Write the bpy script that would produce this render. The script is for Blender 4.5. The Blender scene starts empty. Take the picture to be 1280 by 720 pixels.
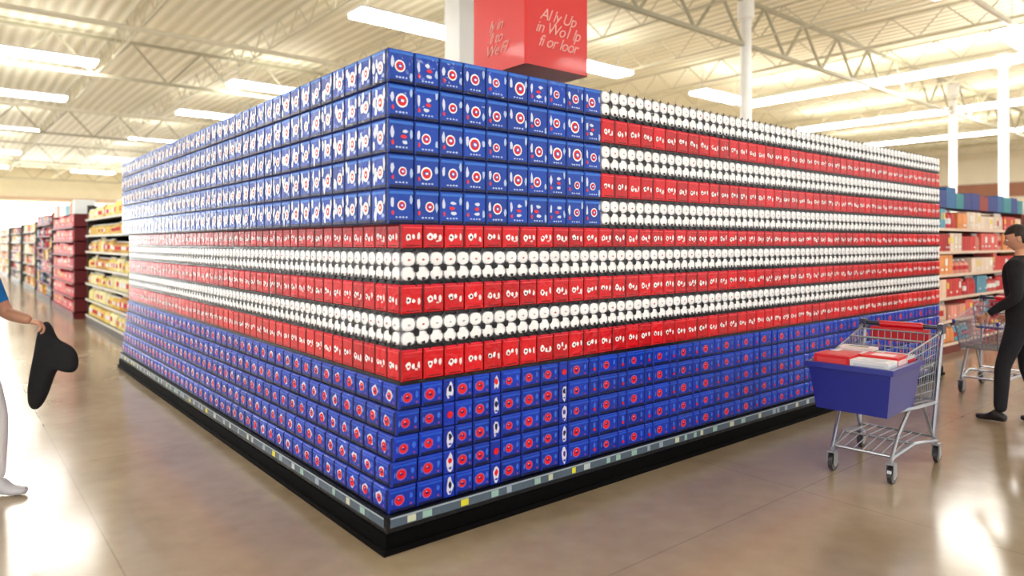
import bpy, bmesh, math, random
from mathutils import Vector, Matrix
random.seed(7)
R=random.random
def U(a,b): return a+(b-a)*R()
def lin(c):
    c=c/255.0
    return c/12.92 if c<=0.04045 else ((c+0.055)/1.055)**2.4
def C(r,g,b): return (lin(r),lin(g),lin(b))
sc=bpy.context.scene
sc.view_settings.view_transform='Standard'
sc.view_settings.look='None'

# ---------------------------------------------------------------- materials
def newmat(name):
    m=bpy.data.materials.new(name); m.use_nodes=True
    nt=m.node_tree; return m,nt,nt.nodes['Principled BSDF']
def mat_plain(name,col,rough=0.5,metal=0.0,noise=0.12,scale=8.0,coat=0.0,bump=0.0,emit=None,es=0):
    m,nt,b=newmat(name)
    tc=nt.nodes.new('ShaderNodeTexCoord'); nz=nt.nodes.new('ShaderNodeTexNoise')
    nz.inputs['Scale'].default_value=scale; nz.inputs['Detail'].default_value=3
    nt.links.new(tc.outputs['Object'],nz.inputs['Vector'])
    mr=nt.nodes.new('ShaderNodeMapRange'); mr.inputs['To Min'].default_value=1-noise; mr.inputs['To Max'].default_value=1+noise
    nt.links.new(nz.outputs['Fac'],mr.inputs['Value'])
    vm=nt.nodes.new('ShaderNodeVectorMath'); vm.operation='SCALE'; vm.inputs[0].default_value=col
    nt.links.new(mr.outputs['Result'],vm.inputs['Scale']); nt.links.new(vm.outputs['Vector'],b.inputs['Base Color'])
    b.inputs['Roughness'].default_value=rough; b.inputs['Metallic'].default_value=metal
    b.inputs['Coat Weight'].default_value=coat; b.inputs['Coat Roughness'].default_value=0.15
    if bump:
        bp=nt.nodes.new('ShaderNodeBump'); bp.inputs['Strength'].default_value=bump; bp.inputs['Distance'].default_value=0.02
        nt.links.new(nz.outputs['Fac'],bp.inputs['Height']); nt.links.new(bp.outputs['Normal'],b.inputs['Normal'])
    if emit:
        b.inputs['Emission Color'].default_value=(*emit,1); b.inputs['Emission Strength'].default_value=es
    return m
def mat_attr(name,rough=0.4,coat=0.0,noise=0.12,scale=6,bump=0.0,bscale=30,metal=0.0,spec=0.5):
    m,nt,b=newmat(name)
    at=nt.nodes.new('ShaderNodeAttribute'); at.attribute_name='Col'
    tc=nt.nodes.new('ShaderNodeTexCoord'); nz=nt.nodes.new('ShaderNodeTexNoise')
    nz.inputs['Scale'].default_value=scale; nz.inputs['Detail'].default_value=4
    nt.links.new(tc.outputs['Object'],nz.inputs['Vector'])
    mr=nt.nodes.new('ShaderNodeMapRange'); mr.inputs['To Min'].default_value=1-noise; mr.inputs['To Max'].default_value=1+noise
    nt.links.new(nz.outputs['Fac'],mr.inputs['Value'])
    vm=nt.nodes.new('ShaderNodeVectorMath'); vm.operation='SCALE'
    nt.links.new(at.outputs['Color'],vm.inputs[0]); nt.links.new(mr.outputs['Result'],vm.inputs['Scale'])
    nt.links.new(vm.outputs['Vector'],b.inputs['Base Color'])
    b.inputs['Roughness'].default_value=rough; b.inputs['Metallic'].default_value=metal
    b.inputs['Specular IOR Level'].default_value=spec
    b.inputs['Coat Weight'].default_value=coat; b.inputs['Coat Roughness'].default_value=0.06
    if bump:
        n2=nt.nodes.new('ShaderNodeTexNoise'); n2.inputs['Scale'].default_value=bscale; n2.inputs['Detail'].default_value=2
        nt.links.new(tc.outputs['Object'],n2.inputs['Vector'])
        bp=nt.nodes.new('ShaderNodeBump'); bp.inputs['Strength'].default_value=bump; bp.inputs['Distance'].default_value=0.01
        nt.links.new(n2.outputs['Fac'],bp.inputs['Height']); nt.links.new(bp.outputs['Normal'],b.inputs['Normal'])
        nt.links.new(bp.outputs['Normal'],b.inputs['Coat Normal'])
    return m
M_carton=mat_attr('shrink_wrapped_carton',0.5,0.5,0.10,5,0.6,26,spec=.12)
M_goods=mat_attr('shelf_goods',0.5,0.0,0.15,5)
M_steel=mat_attr('painted_steel',0.5,0.0,0.08,3,spec=.3)
M_plinth=mat_attr('matte_black_plinth',0.7,0.0,0.08,3,spec=.08)
M_chrome=mat_plain('zinc_wire',(0.36,0.38,0.41),0.3,0.8,0.1,20)
M_cartpl=mat_attr('cart_plastic',0.35,0.3,0.08,6)
M_light=mat_plain('lamp_diffuser',(0.9,0.9,0.9),0.5,emit=(1.0,0.985,0.94),es=38)
M_up=mat_plain('ceiling_fill_glow',(0.9,0.9,0.9),0.5,emit=(1.0,0.98,0.92),es=5)  # weak upward glow added only to brighten the ceiling

# ---------------------------------------------------------------- mesh builder
class MB:
    def __init__(s): s.v=[];s.f=[];s.c=[]
    def face(s,pts,col):
        n=len(s.v); s.v.extend([tuple(p) for p in pts]); s.f.append(tuple(range(n,n+len(pts)))); s.c.append(col)
    def idx(s,pts,faces,cols):
        n=len(s.v); s.v.extend([tuple(p) for p in pts])
        for i,f in enumerate(faces):
            s.f.append(tuple(n+k for k in f)); s.c.append(cols[i] if isinstance(cols,list) else cols)
    def box(s,x0,x1,y0,y1,z0,z1,col):
        p=[(x0,y0,z0),(x1,y0,z0),(x1,y1,z0),(x0,y1,z0),(x0,y0,z1),(x1,y0,z1),(x1,y1,z1),(x0,y1,z1)]
        s.idx(p,[(0,3,2,1),(4,5,6,7),(0,1,5,4),(1,2,6,5),(2,3,7,6),(3,0,4,7)],col)
    def tube(s,p,q,r,col,k=6,r2=None):
        p=Vector(p);q=Vector(q);d=(q-p)
        if d.length<1e-6:return
        d.normalize(); a=d.orthogonal().normalized(); b=d.cross(a); r2=r if r2 is None else r2
        pts=[];
        for i in range(k):
            t=2*math.pi*i/k; pts.append(p+(a*math.cos(t)+b*math.sin(t))*r)
        for i in range(k):
            t=2*math.pi*i/k; pts.append(q+(a*math.cos(t)+b*math.sin(t))*r2)
        fs=[(i,(i+1)%k,k+(i+1)%k,k+i) for i in range(k)]+[tuple(range(k-1,-1,-1)),tuple(range(k,2*k))]
        s.idx(pts,fs,col)
    def path(s,pts,r,col,k=6):
        for a,b in zip(pts[:-1],pts[1:]): s.tube(a,b,r,col,k)
    def lathe(s,o,prof,col,k=8):
        pts=[]; cols=[]
        for (r,z) in prof:
            for i in range(k):
                t=2*math.pi*i/k; pts.append((o[0]+r*math.cos(t),o[1]+r*math.sin(t),o[2]+z))
        fs=[]
        for j in range(len(prof)-1):
            for i in range(k):
                fs.append((j*k+i,j*k+(i+1)%k,(j+1)*k+(i+1)%k,(j+1)*k+i)); cols.append(col[j] if isinstance(col,list) else col)
        fs.append(tuple(range((len(prof)-1)*k,len(prof)*k))); cols.append(cols[-1])
        s.idx(pts,fs,cols)
    def build(s,name,mat,parent=None,smooth=False,loc=None):
        me=bpy.data.meshes.new(name); me.from_pydata(s.v,[],s.f); 
        at=me.color_attributes.new('Col','FLOAT_COLOR','CORNER')
        buf=[]
        for f,c in zip(s.f,s.c): buf.extend((c[0],c[1],c[2],1.0)*len(f))
        at.data.foreach_set('color',buf)
        if smooth: me.polygons.foreach_set('use_smooth',[True]*len(me.polygons))
        me.materials.append(mat); me.update()
        o=bpy.data.objects.new(name,me); sc.collection.objects.link(o)
        if parent: o.parent=parent
        if loc: o.location=loc
        return o
def empty(name,loc=(0,0,0),rz=0):
    e=bpy.data.objects.new(name,None); e.empty_display_size=0.2; sc.collection.objects.link(e); e.location=loc; e.rotation_euler=(0,0,rz); return e
class Fr:
    def __init__(s,o,a,n): s.o=Vector(o);s.a=Vector(a);s.n=Vector(n)
    def P(s,a,b,n=0.0):
        v=s.o+s.a*a+s.n*n; return (v.x,v.y,v.z+b)
def jit(c,k=0.12):
    m=1+U(-k,k); return (c[0]*m,c[1]*m,c[2]*m)
def pack(mb,F,a0,a1,b0,b1,col,depth=0.02,ch=0.007,gap=0.003,n=0.0):
    a0+=gap;a1-=gap;b0+=gap*0.9;b1-=gap*0.9
    hi=(min(col[0]*1.3+.02,1),min(col[1]*1.3+.03,1),min(col[2]*1.2+.06,1)); lo=(col[0]*.3,col[1]*.3,col[2]*.3)  # painted edge light: hi for top edges, lo for shaded edges
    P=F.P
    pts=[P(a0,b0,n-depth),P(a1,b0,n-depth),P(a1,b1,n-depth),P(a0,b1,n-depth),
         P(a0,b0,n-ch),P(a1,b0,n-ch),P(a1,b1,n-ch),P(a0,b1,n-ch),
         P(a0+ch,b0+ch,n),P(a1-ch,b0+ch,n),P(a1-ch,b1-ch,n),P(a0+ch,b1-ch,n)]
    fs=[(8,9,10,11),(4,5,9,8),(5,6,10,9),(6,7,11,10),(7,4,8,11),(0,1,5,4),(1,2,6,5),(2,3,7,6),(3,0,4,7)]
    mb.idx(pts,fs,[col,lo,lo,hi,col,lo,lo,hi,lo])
def disc(mb,F,a,b,n,rx,ry,col,k=10):
    mb.face([F.P(a+rx*math.cos(2*math.pi*i/k),b+ry*math.sin(2*math.pi*i/k),n) for i in range(k)],col)
def blob(mb,F,a,b,n,rx,ry,col,k=8):
    mb.face([F.P(a+rx*U(.6,1.1)*math.cos(2*math.pi*i/k),b+ry*U(.6,1.1)*math.sin(2*math.pi*i/k),n) for i in range(k)],col)
def rect(mb,F,a0,a1,b0,b1,n,col,sk=0.0):
    mb.face([F.P(a0,b0,n),F.P(a1,b0,n),F.P(a1+sk,b1,n),F.P(a0+sk,b1,n)],col)
def star(mb,F,a,b,n,r,col,q=.42):
    mb.face([F.P(a+(r if i%2==0 else r*q)*math.cos(math.pi*i/4),b+(r if i%2==0 else r*q)*math.sin(math.pi*i/4),n) for i in range(8)],col)
def dome(mb,F,a,b,rx,ry,col,n0=-0.012,h=0.014,k=12):
    pts=[];lo=(col[0]*.6,col[1]*.6,col[2]*.64)  # lo: shade between neighbouring domes, put into the rim colour
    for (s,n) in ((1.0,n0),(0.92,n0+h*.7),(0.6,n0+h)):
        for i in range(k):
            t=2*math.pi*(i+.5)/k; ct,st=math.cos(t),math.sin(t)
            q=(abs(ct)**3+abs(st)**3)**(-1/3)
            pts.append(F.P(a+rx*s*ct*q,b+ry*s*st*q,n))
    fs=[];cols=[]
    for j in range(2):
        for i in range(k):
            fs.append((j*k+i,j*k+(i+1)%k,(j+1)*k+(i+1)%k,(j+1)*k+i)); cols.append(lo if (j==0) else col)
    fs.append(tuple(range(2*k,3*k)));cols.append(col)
    mb.idx(pts,fs,cols)

# ---------------------------------------------------------------- display
LX,LY=7.56,6.9
BLUE=C(2,62,172); BLUE2=C(0,44,168); RED=C(208,0,14); WHITE=C(253,253,254); DK=C(5,4,7)
BADR=C(225,8,22); NAVY=C(1,10,60)
mb=MB()
def canton_pack(F,a0,a1,b0,b1,left):
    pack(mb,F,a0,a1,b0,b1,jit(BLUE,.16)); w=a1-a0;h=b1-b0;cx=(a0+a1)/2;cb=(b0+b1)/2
    rect(mb,F,a0+.008,a1-.008,b1-.026,b1-.012,.0012,C(50,115,212))  # lighter band is a highlight painted along the top edge
    rect(mb,F,a0+.008,a1-.008,b0+.008,b0+.022,.0012,NAVY)
    s=U(.85,1.15)
    if left:
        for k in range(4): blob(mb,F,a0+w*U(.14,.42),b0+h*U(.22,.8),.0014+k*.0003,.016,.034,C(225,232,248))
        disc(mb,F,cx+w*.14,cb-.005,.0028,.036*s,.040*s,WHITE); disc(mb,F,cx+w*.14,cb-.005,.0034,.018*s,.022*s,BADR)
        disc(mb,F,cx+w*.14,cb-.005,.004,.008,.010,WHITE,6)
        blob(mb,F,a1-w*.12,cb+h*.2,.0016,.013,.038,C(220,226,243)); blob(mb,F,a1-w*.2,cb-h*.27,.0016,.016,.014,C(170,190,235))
    else:
        t=random.randint(0,3); ox=U(-.012,.014); oy=U(-.006,.008)
        if t<3:
            r=(.036,.029,.033)[t]*s
            disc(mb,F,cx+ox,cb+oy,.002,r,r,WHITE,14); disc(mb,F,cx+ox,cb+oy,.003,r*.76,r*.76,BADR,12)
            if t==2: blob(mb,F,cx+ox,cb+oy,.004,r*.7,r*.3,C(20,60,170),7)
            else: disc(mb,F,cx+ox,cb+oy,.004,r*.42,r*.42,C(30,80,195),8)
            blob(mb,F,cx+ox,cb+oy,.005,r*.34,r*.26,WHITE,6)
        else:
            for k in range(3): blob(mb,F,cx+ox+U(-.012,.012),cb+(k-1)*.028,.002+k*.0003,.022,.012,C(215,225,245) if k!=1 else C(225,40,55),8)
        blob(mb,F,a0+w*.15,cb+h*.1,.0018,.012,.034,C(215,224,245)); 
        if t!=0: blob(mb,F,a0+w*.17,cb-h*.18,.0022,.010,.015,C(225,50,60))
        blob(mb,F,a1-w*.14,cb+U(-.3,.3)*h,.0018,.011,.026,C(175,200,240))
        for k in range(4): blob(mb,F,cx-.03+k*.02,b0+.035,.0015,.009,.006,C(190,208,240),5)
def white_run(F,a0,a1,b0,b1,inset=0):
    h=b1-b0; ps=.088; n=max(1,round((a1-a0)/ps)); ps=(a1-a0)/n
    rect(mb,F,a0,a1,b0+.018,b1,-.012,C(105,102,108)); 
    rect(mb,F,a0,a1,b0,b0+.018,-.004,DK)  # shade under the row, painted as a black strip
    hb=(h-.018)/2
    for i in range(n):
        for j in range(2):
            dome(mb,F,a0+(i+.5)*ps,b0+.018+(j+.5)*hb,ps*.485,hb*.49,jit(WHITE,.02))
        if i>0 : 
            blob(mb,F,a0+i*ps,b0+.018+hb*.92,.0048,.024,.027,C(14,12,16),8)  # dark of the gaps between cans, painted as flat blobs and stars
            star(mb,F,a0+i*ps,b0+.016,.004,.030,DK); star(mb,F,a0+i*ps,b1,.004,.018,C(60,56,64))
        blob(mb,F,a0+(i+.5)*ps,b0+.018+hb*.16,.0045,.015,.012,C(30,26,34),6)
        blob(mb,F,a0+(i+.5)*ps,b0+.018+hb*1.45,.0045,.011,.007,C(175,170,185) if R()<.7 else C(205,80,88),6)
def red_run(F,a0,a1,b0,b1):
    pw=.135; n=max(1,round((a1-a0)/pw)); pw=(a1-a0)/n; h=b1-b0
    rect(mb,F,a0,a1,b0,b0+.018,-.004,DK)  # shadow line below the row, painted black
    for i in range(n):
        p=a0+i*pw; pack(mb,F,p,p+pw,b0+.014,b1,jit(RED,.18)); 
        cb=(b0+b1)/2+.004
        if R()<.35: rect(mb,F,p+pw-.014,p+pw-.004,b0+.02,b1-.01,.001,C(50,0,5))
        k=random.randint(0,2)
        blob(mb,F,p+pw*.3,cb+U(-.005,.005),.0018,.02,.022,WHITE,9); blob(mb,F,p+pw*.53,cb+U(-.012,.012),.0021,.012,.017,WHITE,7)
        blob(mb,F,p+pw*.3,cb,.003,.010,.010,(C(60,20,30),BADR,C(150,30,40))[k],6)
        blob(mb,F,p+pw*.77,cb+U(-.01,.01),.0018,.011,.022,C(250,230,230),7)
        if k==1: blob(mb,F,p+pw*.65,cb-.02,.0024,.014,.007,C(245,210,210),6)
        rect(mb,F,p+.01,p+pw-.01,b1-.022,b1-.015,.0012,C(238,60,66))  # paler band paints wrap sheen near the top edge
        rect(mb,F,p+pw*.2,p+pw*.8,b0+.03,b0+.036,.0015,C(110,2,8))
def blue_pack(F,a,w,b0,b1,left):
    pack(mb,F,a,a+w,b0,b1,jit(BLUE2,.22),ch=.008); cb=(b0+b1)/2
    rect(mb,F,a+.01,a+w-.01,b1-.026,b1-.016,.0012,C(22,84,210)); rect(mb,F,a+.01,a+w-.01,b0+.01,b0+.024,.0012,NAVY)  # painted highlight band above, painted navy shadow strip below
    if w>.105:
        c=a+w*(.36 if not left else .5); s=U(.85,1.15)
        if left: blob(mb,F,c,cb+.004,.0018,.038,.036,C(215,218,240),9)
        else: disc(mb,F,c,cb,.002,.031*s,.029*s,C(150,100,175),12)
        disc(mb,F,c,cb,.003,.026*s,.024*s,BADR,10); blob(mb,F,c,cb+U(-.004,.004),.004,.015,.008,C(25,20,110),7); blob(mb,F,c-.004,cb+.008,.0045,.006,.004,C(235,190,200),5)
        blob(mb,F,a+w*.78,cb+.01,.0015,.012,.02,C(50,105,222)); blob(mb,F,a+w*.12,cb,.0015,.006,.02,C(60,115,225))
        blob(mb,F,a+w*.78,cb-.03,.0015,.008,.008,C(150,60,130),6)
def blue_run(F,a0,a1,b0,b1,left,row=0):
    cb=(b0+b1)/2
    if left:
        n=44; w=(a1-a0)/n
        for i in range(n): blue_pack(F,a0+i*w,w,b0,b1,True)
        return
    segs=[(a0,.345,2),(.425,.67,2),(.75,1.217,3)]
    for (s0,s1,n) in segs:
        w=(s1-s0)/n
        for i in range(n): blue_pack(F,s0+i*w,w,b0,b1,False)
    for s0 in (.345,.67,1.217):
        pack(mb,F,s0,s0+.08,b0,b1,jit(BLUE2,.15)); 
        if R()<.72:
            blob(mb,F,s0+.04,cb,.002,.024,.056,C(222,220,236),9)
            blob(mb,F,s0+.04,cb+.01,.003,.014,.022,(BADR,NAVY,C(60,60,150))[random.randint(0,2)]); blob(mb,F,s0+.04,cb-.03,.003,.012,.008,C(60,70,160),6)
        else: disc(mb,F,s0+.04,cb,.003,.02,.02,BADR,9)
    a=1.297;i=0
    while a<a1-.02:
        w=.19 if i%2==0 else .09
        if a1-(a+w)<.09: w=a1-a
        blue_pack(F,a,w,b0,b1,False)
        if w<.105: blob(mb,F,a+w*.5,cb+.012,.002,.013,.022,C(60,110,220)); disc(mb,F,a+w*.5,cb-.015,.003,.012,.011,BADR,8)
        a+=w;i+=1
Z=[2.613,2.43,2.247,2.064,1.880,1.697,1.55,1.377,1.203,1.034,0.847]
for r in range(15):
    if r<5: z1,z0=Z[r],Z[r+1]; ins=0.0; kind='c'
    elif r<10: z1,z0=Z[r],Z[r+1]; ins=0.08; kind='r' if r%2==1 else 'w'
    else:
        k=r-10; hh=(0.847-0.186)/5; z1=0.847-k*hh; z0=z1-hh; ins=0.064-0.015*k; kind='b'
    FR=Fr((0,0,0),(1,0,0),(0,-1,0)); FL=Fr((ins,LY,0),(0,-1,0),(-1,0,0)); ll=LY-.02
    core={'c':NAVY,'r':C(60,2,8),'w':(.2,.2,.2),'b':NAVY}[kind]
    mb.box(ins+.02,LX,.02,LY,z0,z1,core)
    if kind=='c':
        n=10; w=1.6/n
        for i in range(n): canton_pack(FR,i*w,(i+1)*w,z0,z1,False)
        if r%2==0: white_run(FR,1.6,LX,z0,z1)
        else: red_run(FR,1.6,LX,z0,z1)
        n=43; w=ll/n
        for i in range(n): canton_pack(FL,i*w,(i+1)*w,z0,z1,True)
    elif kind=='r': red_run(FR,ins,LX,z0,z1); red_run(FL,0,ll,z0,z1)
    elif kind=='w': white_run(FR,ins,LX,z0,z1); white_run(FL,0,ll,z0,z1)
    else: blue_run(FR,ins,LX,z0,z1,False); blue_run(FL,0,ll,z0,z1,True)
disp=empty('soda_carton_flag_display')
mb.build('carton_stack',M_carton,disp)
pb=MB()
pb.box(-.03,LX+.02,-.03,LY+.02,0,.10,C(3,3,4)); pb.box(-.05,LX+.02,-.05,LY+.02,0,.03,C(6,5,6))
pb.build('black_plinth',M_plinth,disp)
rl=MB()
rl.box(-.02,LX+.01,-.02,LY+.01,.101,.186,C(14,15,20))
FR=Fr((0,-.022,0),(1,0,0),(0,-1,0)); FL=Fr((-.022,LY,0),(0,-1,0),(-1,0,0))
for F,L in ((FR,LX),(FL,LY)):
    rect(rl,F,0,L,.128,.182,.002,C(80,95,110)); rect(rl,F,0,L,.172,.180,.004,C(165,176,188))
    a=.1
    while a<L-.2:
        w=U(.03,.06); c=random.choice([C(185,195,200),C(200,205,180),C(150,185,175),C(225,215,50),C(150,165,180)])
        rect(rl,F,a,a+w,.134,.170,.005,c); a+=w+U(.02,.2)
rl.build('price_rail',M_carton,disp)

# ---------------------------------------------------------------- room
def fmat():
    m,nt,b=newmat('polished_concrete')
    tc=nt.nodes.new('ShaderNodeTexCoord')
    n1=nt.nodes.new('ShaderNodeTexNoise'); n1.inputs['Scale'].default_value=.45; n1.inputs['Detail'].default_value=6
    n2=nt.nodes.new('ShaderNodeTexNoise'); n2.inputs['Scale'].default_value=7; n2.inputs['Detail'].default_value=5
    for n in (n1,n2): nt.links.new(tc.outputs['Object'],n.inputs['Vector'])
    mx=nt.nodes.new('ShaderNodeMath'); mx.operation='MULTIPLY_ADD'; mx.inputs[1].default_value=.3
    nt.links.new(n2.outputs['Fac'],mx.inputs[0]); nt.links.new(n1.outputs['Fac'],mx.inputs[2])
    cr=nt.nodes.new('ShaderNodeValToRGB'); cr.color_ramp.elements[0].position=.45; cr.color_ramp.elements[1].position=.85
    cr.color_ramp.elements[0].color=(*C(138,118,92),1); cr.color_ramp.elements[1].color=(*C(168,150,124),1)
    nt.links.new(mx.outputs[0],cr.inputs['Fac'])
    br=nt.nodes.new('ShaderNodeTexBrick'); br.offset=0; br.inputs['Scale'].default_value=1; br.inputs['Brick Width'].default_value=3.6; br.inputs['Row Height'].default_value=3.6
    br.inputs['Mortar Size'].default_value=.005; br.inputs['Color1'].default_value=(1,1,1,1); br.inputs['Color2'].default_value=(1,1,1,1); br.inputs['Mortar'].default_value=(.8,.77,.73,1)
    mp=nt.nodes.new('ShaderNodeMapping'); mp.inputs['Location'].default_value=(1.1,.9,0)
    nt.links.new(tc.outputs['Object'],mp.inputs['Vector']); nt.links.new(mp.outputs['Vector'],br.inputs['Vector'])
    ml=nt.nodes.new('ShaderNodeMix'); ml.data_type='RGBA'; ml.blend_type='MULTIPLY'; ml.inputs['Factor'].default_value=1
    nt.links.new(cr.outputs['Color'],ml.inputs['A']); nt.links.new(br.outputs['Color'],ml.inputs['B'])
    nt.links.new(ml.outputs['Result'],b.inputs['Base Color'])
    mr=nt.nodes.new('ShaderNodeMapRange'); mr.inputs['To Min'].default_value=.08; mr.inputs['To Max'].default_value=.24
    nt.links.new(n1.outputs['Fac'],mr.inputs['Value']); nt.links.new(mr.outputs['Result'],b.inputs['Roughness'])
    b.inputs['Specular IOR Level'].default_value=.85
    return m
X0,X1,Y0,Y1,HC=-14,45,-14,60,7.2
def slab(name,x0,x1,y0,y1,z0,z1,mat):
    b=MB(); b.box(x0,x1,y0,y1,z0,z1,(1,1,1)); return b.build(name,mat)
slab('floor',X0,X1,Y0,Y1,-.1,0,fmat())
def cmat():
    m,nt,b=newmat('corrugated_deck')
    tc=nt.nodes.new('ShaderNodeTexCoord'); w=nt.nodes.new('ShaderNodeTexWave'); w.inputs['Scale'].default_value=1.0; w.bands_direction='X'
    nt.links.new(tc.outputs['Object'],w.inputs['Vector'])
    cr=nt.nodes.new('ShaderNodeValToRGB'); cr.color_ramp.elements[0].color=(*C(214,209,182),1); cr.color_ramp.elements[1].color=(*C(242,238,216),1)
    nt.links.new(w.outputs['Fac'],cr.inputs['Fac']); nt.links.new(cr.outputs['Color'],b.inputs['Base Color']); b.inputs['Roughness'].default_value=.7
    bp=nt.nodes.new('ShaderNodeBump'); bp.inputs['Distance'].default_value=.05; nt.links.new(w.outputs['Fac'],bp.inputs['Height']); nt.links.new(bp.outputs['Normal'],b.inputs['Normal'])
    return m
slab('ceiling',X0,X1,Y0,Y1,HC,HC+.1,cmat())
wm=mat_plain('painted_block_wall',C(224,214,190),.8,0,.08,1.5)
slab('wall_back',X0,X1,Y1,Y1+.2,0,HC,wm)
slab('wall_right',X1,X1+.2,Y0,Y1,0,HC,wm)
tb=MB(); tb.box(X0,X1,Y1-.08,Y1,4.8,5.0,C(200,170,150)); tb.box(X1-.08,X1,Y0,Y1,4.2,5.0,C(150,100,75)); tb.build('trim_1',M_steel)
wg=mat_plain('daylight_glass',(.9,.95,1),.2,emit=(.97,1,1),es=9)
for i in range(4):
    b=MB(); b.box(X0+3+i*9,X0+11.6+i*9,Y1-.06,Y1-.01,.3,4.6,(1,1,1)); b.build('window_%d'%(i+1),wg)

tr=MB(); TC=C(200,195,170); TD=C(168,163,140)
def truss(p0,axis,length,zb,zt,pitch,r,col):
    def pt(t,z): return (p0[0]+t,p0[1],z) if axis=='x' else (p0[0],p0[1]+t,z)
    tr.tube(pt(0,zb),pt(length,zb),r,col,4); tr.tube(pt(0,zt),pt(length,zt),r,col,4)
    n=int(length/pitch)
    for i in range(n):
        t=i*pitch; tr.tube(pt(t,zt),pt(t+pitch/2,zb),r*.6,col,4); tr.tube(pt(t+pitch/2,zb),pt(t+pitch,zt),r*.6,col,4)
x=X0+1.2
while x<X1-1: truss((x,Y0),'y',Y1-Y0,6.5,7.1,1.2,.03,TC); x+=2.9
y=-7.0
while y<Y1-1: truss((X0,y),'x',X1-X0,6.05,7.05,1.8,.06,TD); y+=12.5
for yy in (1.5,14.0,26.0): tr.tube((X0,yy,6.35),(X1,yy,6.35),.06,C(215,210,190),8)
tr.build('roof_trusses',M_steel)
def column(x,y,s,round_=False):
    b=MB()
    if round_:
        b.lathe((x,y,0),[(s*1.6,0),(s*1.6,.04),(s,.05),(s,6.6),(s*1.5,6.65),(s*1.5,7.05)],C(240,240,236),16)
    else:
        b.box(x-s*1.4,x+s*1.4,y-s*1.4,y+s*1.4,0,.03,C(200,200,195)); b.box(x-s,x+s,y-s,y+s,.03,6.9,C(252,252,250)); b.box(x-s*1.3,x+s*1.3,y-s*1.3,y+s*1.3,6.9,7.0,C(220,220,212))
    b.build('support_column',M_steel)
column(5.8,7.5,.24)
for (x,y) in ((12.2,5.5),(25,5.5),(21.9,3.2)): column(x,y,.125,True)
for (x,y) in ((12.2,18),(25,18),(12.2,30.5),(-.6,30.5),(34,5.5)): column(x,y,.125,True)
def lamp(x,y,lx,ly,z=6.3):
    e=empty('ceiling_lamp',(x,y,z))
    b=MB(); b.box(-lx/2,lx/2,-ly/2,ly/2,-.06,.0,(1,1,1)); b.build('diffuser',M_light,e)
    b=MB(); b.box(-lx/2,lx/2,-ly/2,ly/2,.061,.066,(1,1,1)); b.build('added_uplight',M_up,e)  # added glowing panel on top of the fixture, fills light onto ceiling
    h=MB(); h.box(-lx/2-.03,lx/2+.03,-ly/2-.03,ly/2+.03,.012,.06,C(225,225,220))
    for s in (-1,1): h.tube((s*lx*.4,0,.05),(s*lx*.4,0,HC-z),.01,C(180,180,170),4)
    h.build('housing',M_steel,e)
for i in range(-2,6):
    for y in (-7,1.6,9.7,17.7,23.5,32,41,50):
        x=.1+5.8*i
        if x>18 and y<14: continue
        if (i in(0,1) and y==1.6): continue
        lamp(x,y,2.4,.6)
for (x,y0,y1) in ((20.2,-6,10.5),(27,-4,12),(34,-4,14)):
    lamp(x,(y0+y1)/2,.7,y1-y0,6.5)

# ---------------------------------------------------------------- gondola shelving
def gondola(name,F,L,H,levels,palette,depth=.5,topcol=None,kind='mix',strip=C(220,215,205),frame=C(60,55,55)):
    b=MB(); P=F.P
    def fbox(a0,a1,n0,n1,b0,b1,col):
        p=[P(a0,b0,n1),P(a1,b0,n1),P(a1,b0,n0),P(a0,b0,n0),P(a0,b1,n1),P(a1,b1,n1),P(a1,b1,n0),P(a0,b1,n0)]
        b.idx(p,[(0,3,2,1),(4,5,6,7),(0,1,5,4),(1,2,6,5),(2,3,7,6),(3,0,4,7)],col)
    fbox(0,L,-depth-.06,-depth,0,H,frame)
    fbox(0,L,-depth,0,0,.12,frame)
    for a in (0,L-.04): fbox(a,a+.04,-depth,-.02,.12,H,frame)
    st=(H-.12)/levels
    for l in range(levels):
        z=.12+l*st
        fbox(0,L,-depth,0,z,z+.03,frame); fbox(0,L,0,.012,z-.005,z+.035,strip)
        a=.05; col=random.choice(palette)
        run=0
        while a<L-.12:
            if run<=0: col=random.choice(palette); run=random.randint(2,6); w=random.choice([.09,.12,.16,.2]); h=st*U(.6,.88); bt=(kind=='bottle' or (kind=='mix' and R()<.35))
            if a+w>L-.05: break
            run-=1; c=jit(col,.15)
            if bt:
                r=w/2-.004; o=P(a+w/2,z+.03,-r-.03)
                lab=random.choice([C(230,230,225),C(200,40,40),c])
                b.lathe(o,[(r,0),(r,h*.25),(r,h*.55),(r*.85,h*.72),(r*.35,h*.88),(r*.35,h)],[c,lab,c,c,C(230,230,230)],8)
            else:
                fbox(a+.004,a+w-.004,-.3,-.02,z+.03,z+.03+h,c)
                rect(b,F,a+w*.2,a+w*.8,z+.03+h*.45,z+.03+h*.8,-.018,jit(random.choice([C(235,235,230),C(230,200,80),c,c]),.1))
                rect(b,F,a+w*.25,a+w*.75,z+.03+h*.2,z+.03+h*.3,-.018,jit(random.choice([c,C(235,235,230)])))
            a+=w
    if topcol:
        a=.0
        while a<L-.2:
            w=U(.25,.45); w=min(w,L-a); fbox(a,a+w-.01,-.4,-.02,H+.0,H+U(.2,.3),jit(random.choice(topcol),.1)); a+=w
    return b.build(name,M_goods)
cream=[C(232,205,110),C(222,180,80),C(235,225,170),C(200,140,60),C(225,210,140)]
reds=[C(210,6,20),C(220,8,22),C(195,4,16)]
mixd=[C(150,10,20),C(225,170,30),C(40,30,28),C(190,20,30),C(30,50,110)]
yel=[C(235,180,40),C(225,130,30),C(190,40,30),C(235,220,160)]
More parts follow.
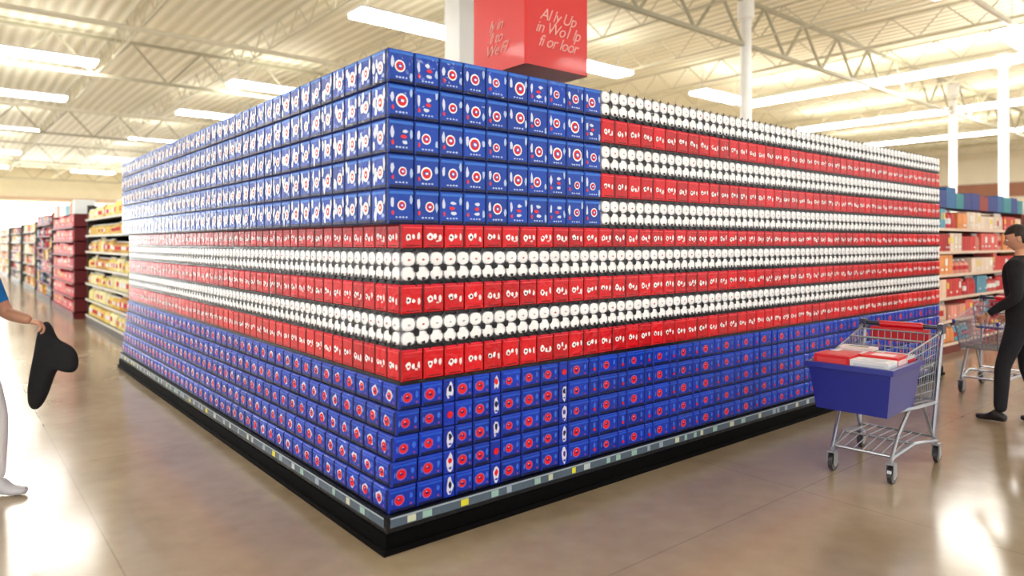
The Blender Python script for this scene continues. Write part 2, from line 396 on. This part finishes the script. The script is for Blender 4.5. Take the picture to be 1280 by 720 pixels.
def left_unit(y0,y1,x,H,lv,pal,kind,top=None,fr=C(70,62,55),strip=C(200,195,180)):
    gondola('grocery_shelf',Fr((x,y1,0),(0,-1,0),(-1,0,0)),y1-y0,H,lv,pal,.8,top,kind,strip=strip,frame=fr)
left_unit(8.9,13.1,.45,2.35,7,cream,'bottle',fr=C(50,42,35))
left_unit(13.7,17.2,.3,2.2,7,reds,'box',[C(40,150,165),C(220,225,225),C(235,110,40)],C(90,5,12),C(120,10,18))
left_unit(18.6,22.2,.4,2.4,7,mixd,'mix',fr=C(45,20,20),strip=C(120,30,30))
left_unit(24,28,.5,2.3,6,yel,'mix')
left_unit(29.5,34,.5,2.3,6,mixd,'mix')
left_unit(36,46,.5,2.3,6,yel,'mix')
left_unit(20,30,-5.5,2.0,6,mixd,'mix')
pink=[C(225,150,130),C(215,95,90),C(230,195,170),C(205,60,60),C(225,145,85),C(90,155,180),C(230,210,190),C(185,40,45)]
teal=[C(20,95,150),C(30,130,140),C(20,50,130),C(210,210,210),C(140,40,30)]
def right_unit(x0,x1,y,H,lv,pal,kind='mix',top=None):
    gondola('grocery_shelf',Fr((x0,y,0),(1,0,0),(0,-1,0)),x1-x0,H,lv,pal,.7,top,kind,frame=C(110,45,38),strip=C(225,200,180))
right_unit(8.9,13,.5,2.1,6,pink,'mix',teal)
right_unit(13.3,17.5,.5,2.1,6,pink,'mix',teal)
right_unit(17.8,23,.5,2.1,6,pink,'mix',teal)
right_unit(23.3,32,.5,2.1,6,pink,'mix',teal)
right_unit(14,30,-4.2,2.1,6,pink,'mix',teal)

# ---------------------------------------------------------------- hanging sign
sg=empty('hanging_sign',(2.13,1.39,3.16))
b=MB(); RS=C(226,36,34)
W=.78; Hs=1.15; c=.02
prof=[(c,0),(W-c,0),(W,c),(W,W-c),(W-c,W),(c,W),(0,W-c),(0,c)]
pts=[(x,y,0) for x,y in prof]+[(x,y,Hs) for x,y in prof]
b.idx(pts,[tuple(range(7,-1,-1)),tuple(range(8,16))]+[(i,(i+1)%8,8+(i+1)%8,8+i) for i in range(8)],RS)
b.build('sign_box',mat_attr('sign_vinyl',.4,.1,.05,3),sg)
b=MB()
for x in (.1,.7):
    for y in (.1,.7): b.tube((x,y,Hs),(x,y,HC-3.16-.02),.006,C(200,200,195),5)
b.build('suspension_cables',M_steel,sg)
txtm=mat_plain('white_lettering',C(245,175,165),.5)
def text(s,size,loc,rot,parent,mat):
    cu=bpy.data.curves.new('lettering','FONT'); cu.body=s; cu.size=size; cu.shear=.45; cu.extrude=.002; cu.align_x='CENTER'; cu.space_line=.8; cu.space_character=.9
    o=bpy.data.objects.new('lettering',cu); sc.collection.objects.link(o); o.parent=parent; o.location=loc; o.rotation_euler=rot; cu.materials.append(mat)
text('Al ly Up\nin Wo1 lp\nfi or loor',.15,(.38,-.004,.42),(math.pi/2,0,0),sg,txtm)
text('ly in\nll to\nWe Fl',.14,(-.004,.42,.38),(math.pi/2,0,-math.pi/2),sg,txtm)

# ---------------------------------------------------------------- shopping cart
def cart(loc,rz,full):
    e=empty('shopping_cart',loc,rz)
    b=MB(); g=(1,1,1)
    zf0,zf1,zr0,zr1=.50,.78,.46,.93
    yf,yr=.20,.27
    A={'fl0':(-.40,-yf*.85,zf0),'fr0':(-.40,yf*.85,zf0),'fl1':(-.48,-yf,zf1),'fr1':(-.48,yf,zf1),
       'rl0':(.38,-yr*.9,zr0),'rr0':(.38,yr*.9,zr0),'rl1':(.42,-yr,zr1),'rr1':(.42,yr,zr1)}
    A={k:Vector(v) for k,v in A.items()}
    def grid(p00,p10,p11,p01,nu,nv,r=.0026):
        for i in range(nu+1):
            t=i/nu; b.tube(p00.lerp(p10,t),p01.lerp(p11,t),r if 0<i<nu else .006,g,5)
        for j in range(nv+1):
            t=j/nv; b.tube(p00.lerp(p01,t),p10.lerp(p11,t),r if 0<j<nv else .006,g,5)
    grid(A['fl0'],A['rl0'],A['rl1'],A['fl1'],22,7); grid(A['fr0'],A['rr0'],A['rr1'],A['fr1'],22,7)
    grid(A['fl0'],A['fr0'],A['fr1'],A['fl1'],10,6); grid(A['rl0'],A['rr0'],A['rr1'],A['rl1'],12,8); grid(A['fl0'],A['rl0'],A['rr0'],A['fr0'],16,9)
    grid(Vector((.20,-.24,.66)),Vector((.20,.24,.66)),Vector((.14,.24,.90)),Vector((.14,-.24,.90)),10,4)
    b.build('wire_basket',M_chrome,e)
    b=MB()
    for s in (-1,1):
        pts=[(.42,s*.27,.93),(.50,s*.27,.97),(.52,s*.27,.94),(.40,s*.26,.44),(.36,s*.25,.20),(.42,s*.26,.16)]
        b.path(pts,.013,g,8)
        b.path([(.40,s*.26,.44),(.0,s*.24,.46),(-.30,s*.19,.47)],.012,g,8)
        b.path([(.42,s*.26,.16),(.0,s*.23,.21),(-.28,s*.19,.17),(-.33,s*.19,.15)],.013,g,8)
        b.path([(-.33,s*.19,.15),(-.22,s*.2,.30),(-.05,s*.225,.47)],.011,g,8)
        b.path([(.36,s*.25,.2),(.18,s*.24,.46)],.009,g,8)
    b.path([(.0,-.23,.21),(.0,.23,.21)],.01,g,8); b.path([(-.28,-.19,.17),(-.28,.19,.17)],.011,g,8); b.path([(.36,-.25,.2),(.36,.25,.2)],.01,g,8)
    for k in range(7): y=-.18+k*.06; b.tube((-.28,y,.18),(.0,y,.215),.004,g,5); b.tube((0,y,.215),(.36,y,.205),.004,g,5)
    b.build('cart_frame',M_chrome,e)
    b=MB()
    b.tube((.51,-.28,.97),(.51,.28,.97),.016,C(30,34,50),10); b.tube((.51,-.15,.97),(.51,.15,.97),.024,C(205,12,30),10)
    b.box(.44,.50,-.2,.2,.85,.95,C(200,12,28)); b.box(.15,.40,-.22,.22,.655,.675,C(30,50,140))
    for s in (-1,1): b.box(.46,.54,s*.27-.02,s*.27+.02,.93,1.0,C(40,46,75))
    for s in (-1,1): b.tube((-.48,s*yf,zf1-.02),(-.50,s*yf,zf1+.01),.014,C(30,50,150),8)
    b.build('handle_and_seat',M_cartpl,e)
    b=MB()
    for (x,s,yy) in ((-.33,-1,.19),(-.33,1,.19),(.40,-1,.26),(.40,1,.26)):
        y=s*yy; cx=x+.03
        b.tube((cx,y-.014,.0605),(cx,y+.014,.0605),.06,C(45,45,48),18); b.tube((cx,y-.017,.0605),(cx,y+.017,.0605),.035,C(160,160,160),12)
        for t in (-1,1): b.box(x-.012,x+.045,y+t*.024-.003,y+t*.024+.003,.05,.135,C(150,150,155))
        b.box(x-.015,x+.045,y-.027,y+.027,.13,.14,C(150,150,155)); b.tube((x,y,.138),(x,y,.17),.012,C(140,140,145),8)
    b.build('caster_wheels',M_cartpl,e)
    if full:
        b=MB(); BL=C(6,28,135)
        def ring(z,x0,x1,y): return [(x0,-y,z),(x1,-y,z),(x1,y,z),(x0,y,z)]
        o0=ring(.47,-.50,.02,.225); o1=ring(.755,-.54,.05,.26); r1=ring(.755,-.56,.07,.28); r2=ring(.79,-.56,.07,.28); i2=ring(.79,-.53,.04,.25); i0=ring(.70,-.53,.04,.25)
        rings=[o0,o1,r1,r2,i2,i0]; pts=sum(rings,[]); fs=[(3,2,1,0),(20,21,22,23)]
        for j in range(5):
            for i in range(4): fs.append((j*4+i,j*4+(i+1)%4,(j+1)*4+(i+1)%4,(j+1)*4+i))
        b.idx(pts,fs,BL)
        b.build('blue_tote',M_cartpl,e)
        b=MB()
        def carton(x0,x1,y0,y1,z0,z1,c,c2):
            b.box(x0,x1,y0,y1,z0,z1,c); b.box(x0+.01,x1-.01,y0-.002,y1+.002,z0+.03,z1-.02,c2); b.box(x0-.002,x1+.002,y0+.02,y1-.02,z0+.03,z1-.02,c2)
            b.box(x0+.03,x1-.05,y0+.04,y1-.06,z1,z1+.002,c2)
        W_=C(225,225,225);RR=C(205,15,28)
        carton(-.51,-.34,-.235,.0,.70,.825,W_,C(200,205,215)); carton(-.335,-.15,-.235,.0,.70,.84,RR,C(230,200,200)); carton(-.145,.03,-.235,.0,.70,.825,C(200,200,205),RR)
        carton(-.51,-.30,.005,.235,.70,.84,RR,C(215,60,60)); carton(-.295,-.10,.005,.235,.70,.83,W_,C(190,60,60)); carton(-.095,.03,.005,.235,.70,.85,C(225,205,205),C(90,120,80))
        b.build('groceries',M_goods,e)
    return e
cart((3.37,-1.02,0),math.radians(4),True)
cart((6.90,-.74,0),math.radians(-3),False)

# ---------------------------------------------------------------- people
def skin_obj(name,verts,edges,radii,sub=2,root=0):
    me=bpy.data.meshes.new(name); me.from_pydata(verts,edges,[]); o=bpy.data.objects.new(name,me); sc.collection.objects.link(o)
    sm=o.modifiers.new('s','SKIN'); sm.use_smooth_shade=True
    lay=me.skin_vertices[0]
    for i,r in enumerate(radii):
        lay.data[i].radius=(r,r) if not isinstance(r,tuple) else r
        lay.data[i].use_root=(i==root)
    ss=o.modifiers.new('u','SUBSURF'); ss.levels=sub; ss.render_levels=sub
    dg=bpy.context.evaluated_depsgraph_get(); dg.update()
    nm=bpy.data.meshes.new_from_object(o.evaluated_get(dg)); bpy.data.objects.remove(o)
    no=bpy.data.objects.new(name,nm); sc.collection.objects.link(no)
    for p in nm.polygons: p.use_smooth=True
    return no
M_skin=mat_plain('skin',C(205,150,120),.5,0,.05,30)
M_eye=mat_plain('eye_white',C(235,235,235),.2); M_iris=mat_plain('iris',C(50,35,25),.2); M_lip=mat_plain('lips',C(160,85,80),.5)
def hand(parent,w,d,palm,side):
    w=Vector(w); d=Vector(d).normalized(); n=Vector(palm); n=(n-d*n.dot(d)).normalized(); s=d.cross(n)*side
    V=[w-d*.01,w+d*.045];E=[(0,1)];Rr=[(.024,.018),(.032,.017)]
    lens=[.075,.083,.077,.06]
    for i in range(4):
        o=(i-1.5)*.02
        k=w+d*(.092-abs(i-1.3)*.004)+s*o; L=lens[i]
        p1=k+(d*.8+n*.55).normalized()*L*.42; p2=p1+(d*.1+n*1).normalized()*L*.33; p3=p2+(n*.6-d*.7).normalized()*L*.27
        b=len(V); V+=[k,p1,p2,p3]; Rr+=[.0115,.009,.0085,.007]; E+=[(1,b),(b,b+1),(b+1,b+2),(b+2,b+3)]
    t0=w+d*.035-s*.032+n*.004; t1=t0+(d*.7-s*.5+n*.4).normalized()*.035; t2=t1+(d*.6+n*.8+s*.2).normalized()*.028
    b=len(V); V+=[t0,t1,t2]; Rr+=[.013,.0105,.0085]; E+=[(0,b),(b,b+1),(b+1,b+2)]
    o=skin_obj('hand',V,E,Rr,1); o.data.materials.append(M_skin); o.parent=parent
def head(parent,c,tilt,hair_mat,long_hair=False):
    h=empty('head',c); h.parent=parent; h.rotation_euler=tilt
    bm=bmesh.new(); bmesh.ops.create_uvsphere(bm,u_segments=32,v_segments=24,radius=1)
    for v in bm.verts:
        x,y,z=v.co
        wx=.076*(1-.22*max(0,-z)**1.5); wy=.095*(1-.08*max(0,-z))
        nx=x*wx; ny=y*wy; nz=z*.118
        if y>.5 and abs(x)<.35:
            k=max(0,1-abs(x)/.24)*max(0,1-abs(z+.18)/.3); ny+=.026*k
            ny+=.006*max(0,1-abs(x)/.3)*max(0,1-abs(z+.52)/.12)
            ny+=.010*max(0,1-abs(x)/.35)*max(0,1-abs(z+.85)/.2)
        if y>.4:
            ny-=.010*max(0,1-((abs(x)-.40)**2+(z-.02)**2)/.035)
        v.co=(nx,ny,nz)
    me=bpy.data.meshes.new('face'); bm.to_mesh(me); bm.free(); me.materials.append(M_skin)
    for p in me.polygons:p.use_smooth=True
    o=bpy.data.objects.new('face',me); sc.collection.objects.link(o); o.parent=h
    def ell(name,loc,s,m):
        bm=bmesh.new(); bmesh.ops.create_uvsphere(bm,u_segments=14,v_segments=10,radius=1); me=bpy.data.meshes.new(name); 
        for v in bm.verts: v.co=(v.co.x*s[0],v.co.y*s[1],v.co.z*s[2])
        bm.to_mesh(me); bm.free(); me.materials.append(m)
        for p in me.polygons:p.use_smooth=True
        q=bpy.data.objects.new(name,me); sc.collection.objects.link(q); q.parent=h; q.location=loc
    for s in (-1,1):
        ell('eye',(s*.031,.078,.002),(.013,.010,.009),M_eye); ell('iris',(s*.031,.0855,.002),(.005,.004,.005),M_iris)
        ell('ear',(s*.076,-.005,-.005),(.010,.020,.031),M_skin); ell('eyebrow',(s*.031,.088,.024),(.016,.005,.003),hair_mat)
    ell('mouth',(0,.092,-.062),(.023,.006,.006),M_lip)
    bm=bmesh.new(); bmesh.ops.create_uvsphere(bm,u_segments=32,v_segments=22,radius=1)
    dele=[v for v in bm.verts if (v.co.z<(.40 if v.co.y>.25 else (.05 if v.co.y>-.1 else (-.9 if long_hair else -.5))))]
    bmesh.ops.delete(bm,geom=dele,context='VERTS')
    for v in bm.verts: v.co=(v.co.x*.084,v.co.y*.104-.004,v.co.z*.127+.002)
    r=bmesh.ops.solidify(bm,geom=bm.faces[:],thickness=.008)
    me=bpy.data.meshes.new('hair'); bm.to_mesh(me); bm.free(); me.materials.append(hair_mat)
    for p in me.polygons:p.use_smooth=True
    q=bpy.data.objects.new('hair',me); sc.collection.objects.link(q); q.parent=h
def person(name,loc,face_dir,top,bottom,shoe,hair,J,sleeve_long=True,bulk=1.0,hem=.93):
    rz=math.atan2(-face_dir[0],face_dir[1]); e=empty(name,loc,rz)
    V=[];E=[];Rr=[];idx={}
    def add(n,p,r,par=None,k=1.0):
        r=(r[0]*k,r[1]*k) if isinstance(r,tuple) else r*k
        idx[n]=len(V);V.append(Vector(p));Rr.append(r)
        if par: E.append((idx[par],idx[n]))
    B=bulk
    add('pelvis',(0,0,.95),(.150,.112),None,B); add('waist',(0,.005,1.08),(.140,.105),'pelvis',B); add('chest',(0,.02,1.25),(.158,.118),'waist',B)
    add('uch',(0,.01,1.38),(.145,.095),'chest'); add('neck',(0,.0,1.475),.056,'uch'); add('nt',(0,.022,1.56),.050,'neck')
    for s,n in ((-1,'L'),(1,'R')):
        j=J[n]
        add('sh'+n,(s*.185,0,1.395),.066,'uch',B); el=Vector(j['el']); wr=Vector(j['wr']); shp=V[idx['sh'+n]]
        add('ua'+n,shp.lerp(el,.45),.056,'sh'+n,B); add('el'+n,el,.046,'ua'+n,B); add('fa'+n,el.lerp(wr,.35),.044,'el'+n,B); add('wr'+n,wr,.030,'fa'+n)
        add('hip'+n,(s*.09,0,.88),.098,'pelvis'); kn=Vector(j['kn']); an=Vector(j['an']); hp=V[idx['hip'+n]]
        add('th'+n,hp.lerp(kn,.45),.085,'hip'+n); add('kn'+n,kn,.065,'th'+n); add('ca'+n,kn.lerp(an,.35),.064,'kn'+n); add('an'+n,an,.052,'ca'+n)
    body=skin_obj('body',[tuple(v) for v in V],E,Rr,2)
    body.parent=e; me=body.data; me.materials.clear()
    for m in (top,bottom,M_skin): me.materials.append(m)
    names=[None]*len(V)
    for k,v in idx.items(): names[v]=k
    for p in me.polygons:
        c=p.center; 
        nm=names[min(range(len(V)),key=lambda i:(V[i]-c).length)]
        arm=nm[:2] in('sh','ua','el','fa','wr')
        p.material_index=0
        if nm in('nt',) or (nm=='neck' and c.z>1.49): p.material_index=2
        elif not arm and c.z<hem: p.material_index=1
        elif arm and not sleeve_long and nm[:2] in('fa','wr','el'): p.material_index=2
    for s,n in ((-1,'L'),(1,'R')):
        j=J[n]; d=Vector(j['wr'])-Vector(j['el']); hand(e,j['wr'],d,j.get('palm',(-s,0.2,0)),s)
        an=Vector(j['an']); fz=an.z
        so=skin_obj('shoe',[(an.x,an.y-.055,fz-.045),(an.x,an.y+.03,fz-.042),(an.x,an.y+.12,fz-.055),(an.x+s*.01,an.y+.19,fz-.058),(an.x,an.y-.01,fz+.03)],[(0,1),(1,2),(2,3),(1,4)],[(.036,.036),(.042,.040),(.044,.030),(.034,.024),(.046,.046)],2,1)
        so.data.materials.append(shoe); so.parent=e
    head(e,(0,.035,1.635),(J.get('nod',0),0,J.get('turn',0)),hair)
    return e
M_black=mat_plain('black_fabric',C(18,17,21),.9,0,.2,20,bump=.4); M_black2=mat_plain('dark_trousers',C(22,22,29),.9,0,.2,20,bump=.4)
M_blue=mat_plain('blue_shirt',C(20,120,190),.8,0,.15,12,bump=.4); M_white=mat_plain('pale_trousers',C(240,240,238),.8,0,.05,12,bump=.4)
M_shoe=mat_plain('shoe_leather',C(25,22,22),.4); M_shoe2=mat_plain('canvas_shoe',C(200,200,205),.6)
M_hair=mat_plain('dark_hair',C(38,28,22),.6,0,.3,60,bump=.6)
person('shopper',(5.57,-1.33,0),(.05,.95),M_black,M_black2,M_shoe,M_hair,{
 'L':dict(el=(-.27,-.04,1.13),wr=(-.25,.18,.97),kn=(-.10,.12,.50),an=(-.10,.14,.085),palm=(1,0,0)),
 'R':dict(el=(.27,-.06,1.13),wr=(.25,.16,.95),kn=(.10,.0,.48),an=(.10,-.14,.09),palm=(-1,0,0)),'nod':-.25,'turn':.3},bulk=1.14,hem=.86)
p=person('shopper',(-1.67,2.28,0),(.80,-.6),M_blue,M_white,M_shoe2,M_hair,{
 'L':dict(el=(-.24,.08,1.14),wr=(-.20,.27,1.09),kn=(-.10,.12,.50),an=(-.09,.12,.085),palm=(0.2,0,-1)),
 'R':dict(el=(.26,-.10,1.13),wr=(.27,.04,.87),kn=(.10,.04,.48),an=(.09,-.18,.10),palm=(-1,0,0))},sleeve_long=False)
out=[(0.02,1.12),(.06,1.06),(.085,.97),(.19,.94),(.235,.86),(.23,.76),(.17,.74),(.10,.79),(.06,.72),(.02,.58),(-.03,.49),(-.10,.50),(-.105,.64),(-.07,.82),(-.045,.95),(-.03,1.06)]
bm=bmesh.new()
def layer(x,sx):
    cx=.03;cz=.82
    return [bm.verts.new((x,cx+(y-cx)*sx,cz+(z-cz)*sx)) for y,z in out]
Ls=[layer(-.045,.55),layer(-.035,.85),layer(0,1.0),layer(.035,.85),layer(.045,.55)]
n=len(out)
for j in range(4):
    for i in range(n): bm.faces.new((Ls[j][i],Ls[j][(i+1)%n],Ls[j+1][(i+1)%n],Ls[j+1][i]))
bm.faces.new(Ls[0][::-1]); bm.faces.new(Ls[4])
bmesh.ops.triangulate(bm,faces=[f for f in bm.faces if len(f.verts)>4])
bmesh.ops.recalc_face_normals(bm,faces=bm.faces[:])
me=bpy.data.meshes.new('carried_jacket'); bm.to_mesh(me); bm.free(); me.materials.append(M_black)
jo=bpy.data.objects.new('carried_jacket',me); sc.collection.objects.link(jo); jo.parent=p; jo.location=(-.20,.345,.0)
jo.modifiers.new('s','SUBSURF').render_levels=2
for pp in me.polygons: pp.use_smooth=True

# ---------------------------------------------------------------- light & camera
w=bpy.data.worlds.new('store_ambient'); sc.world=w; w.use_nodes=True
w.node_tree.nodes['Background'].inputs[0].default_value=(1,.995,.985,1); w.node_tree.nodes['Background'].inputs[1].default_value=1.75
cd=bpy.data.cameras.new('camera'); cam=bpy.data.objects.new('camera',cd); sc.collection.objects.link(cam); sc.camera=cam
cd.sensor_width=36; cd.lens=36*862/1280; cd.shift_y=-57/1280
cam.location=(-1.772,-3.159,1.6); cam.rotation_euler=(math.pi/2,0,-math.atan2(.636,.772)); cd.clip_end=200
cd.dof.use_dof=True; cd.dof.focus_distance=4.8; cd.dof.aperture_fstop=1.0
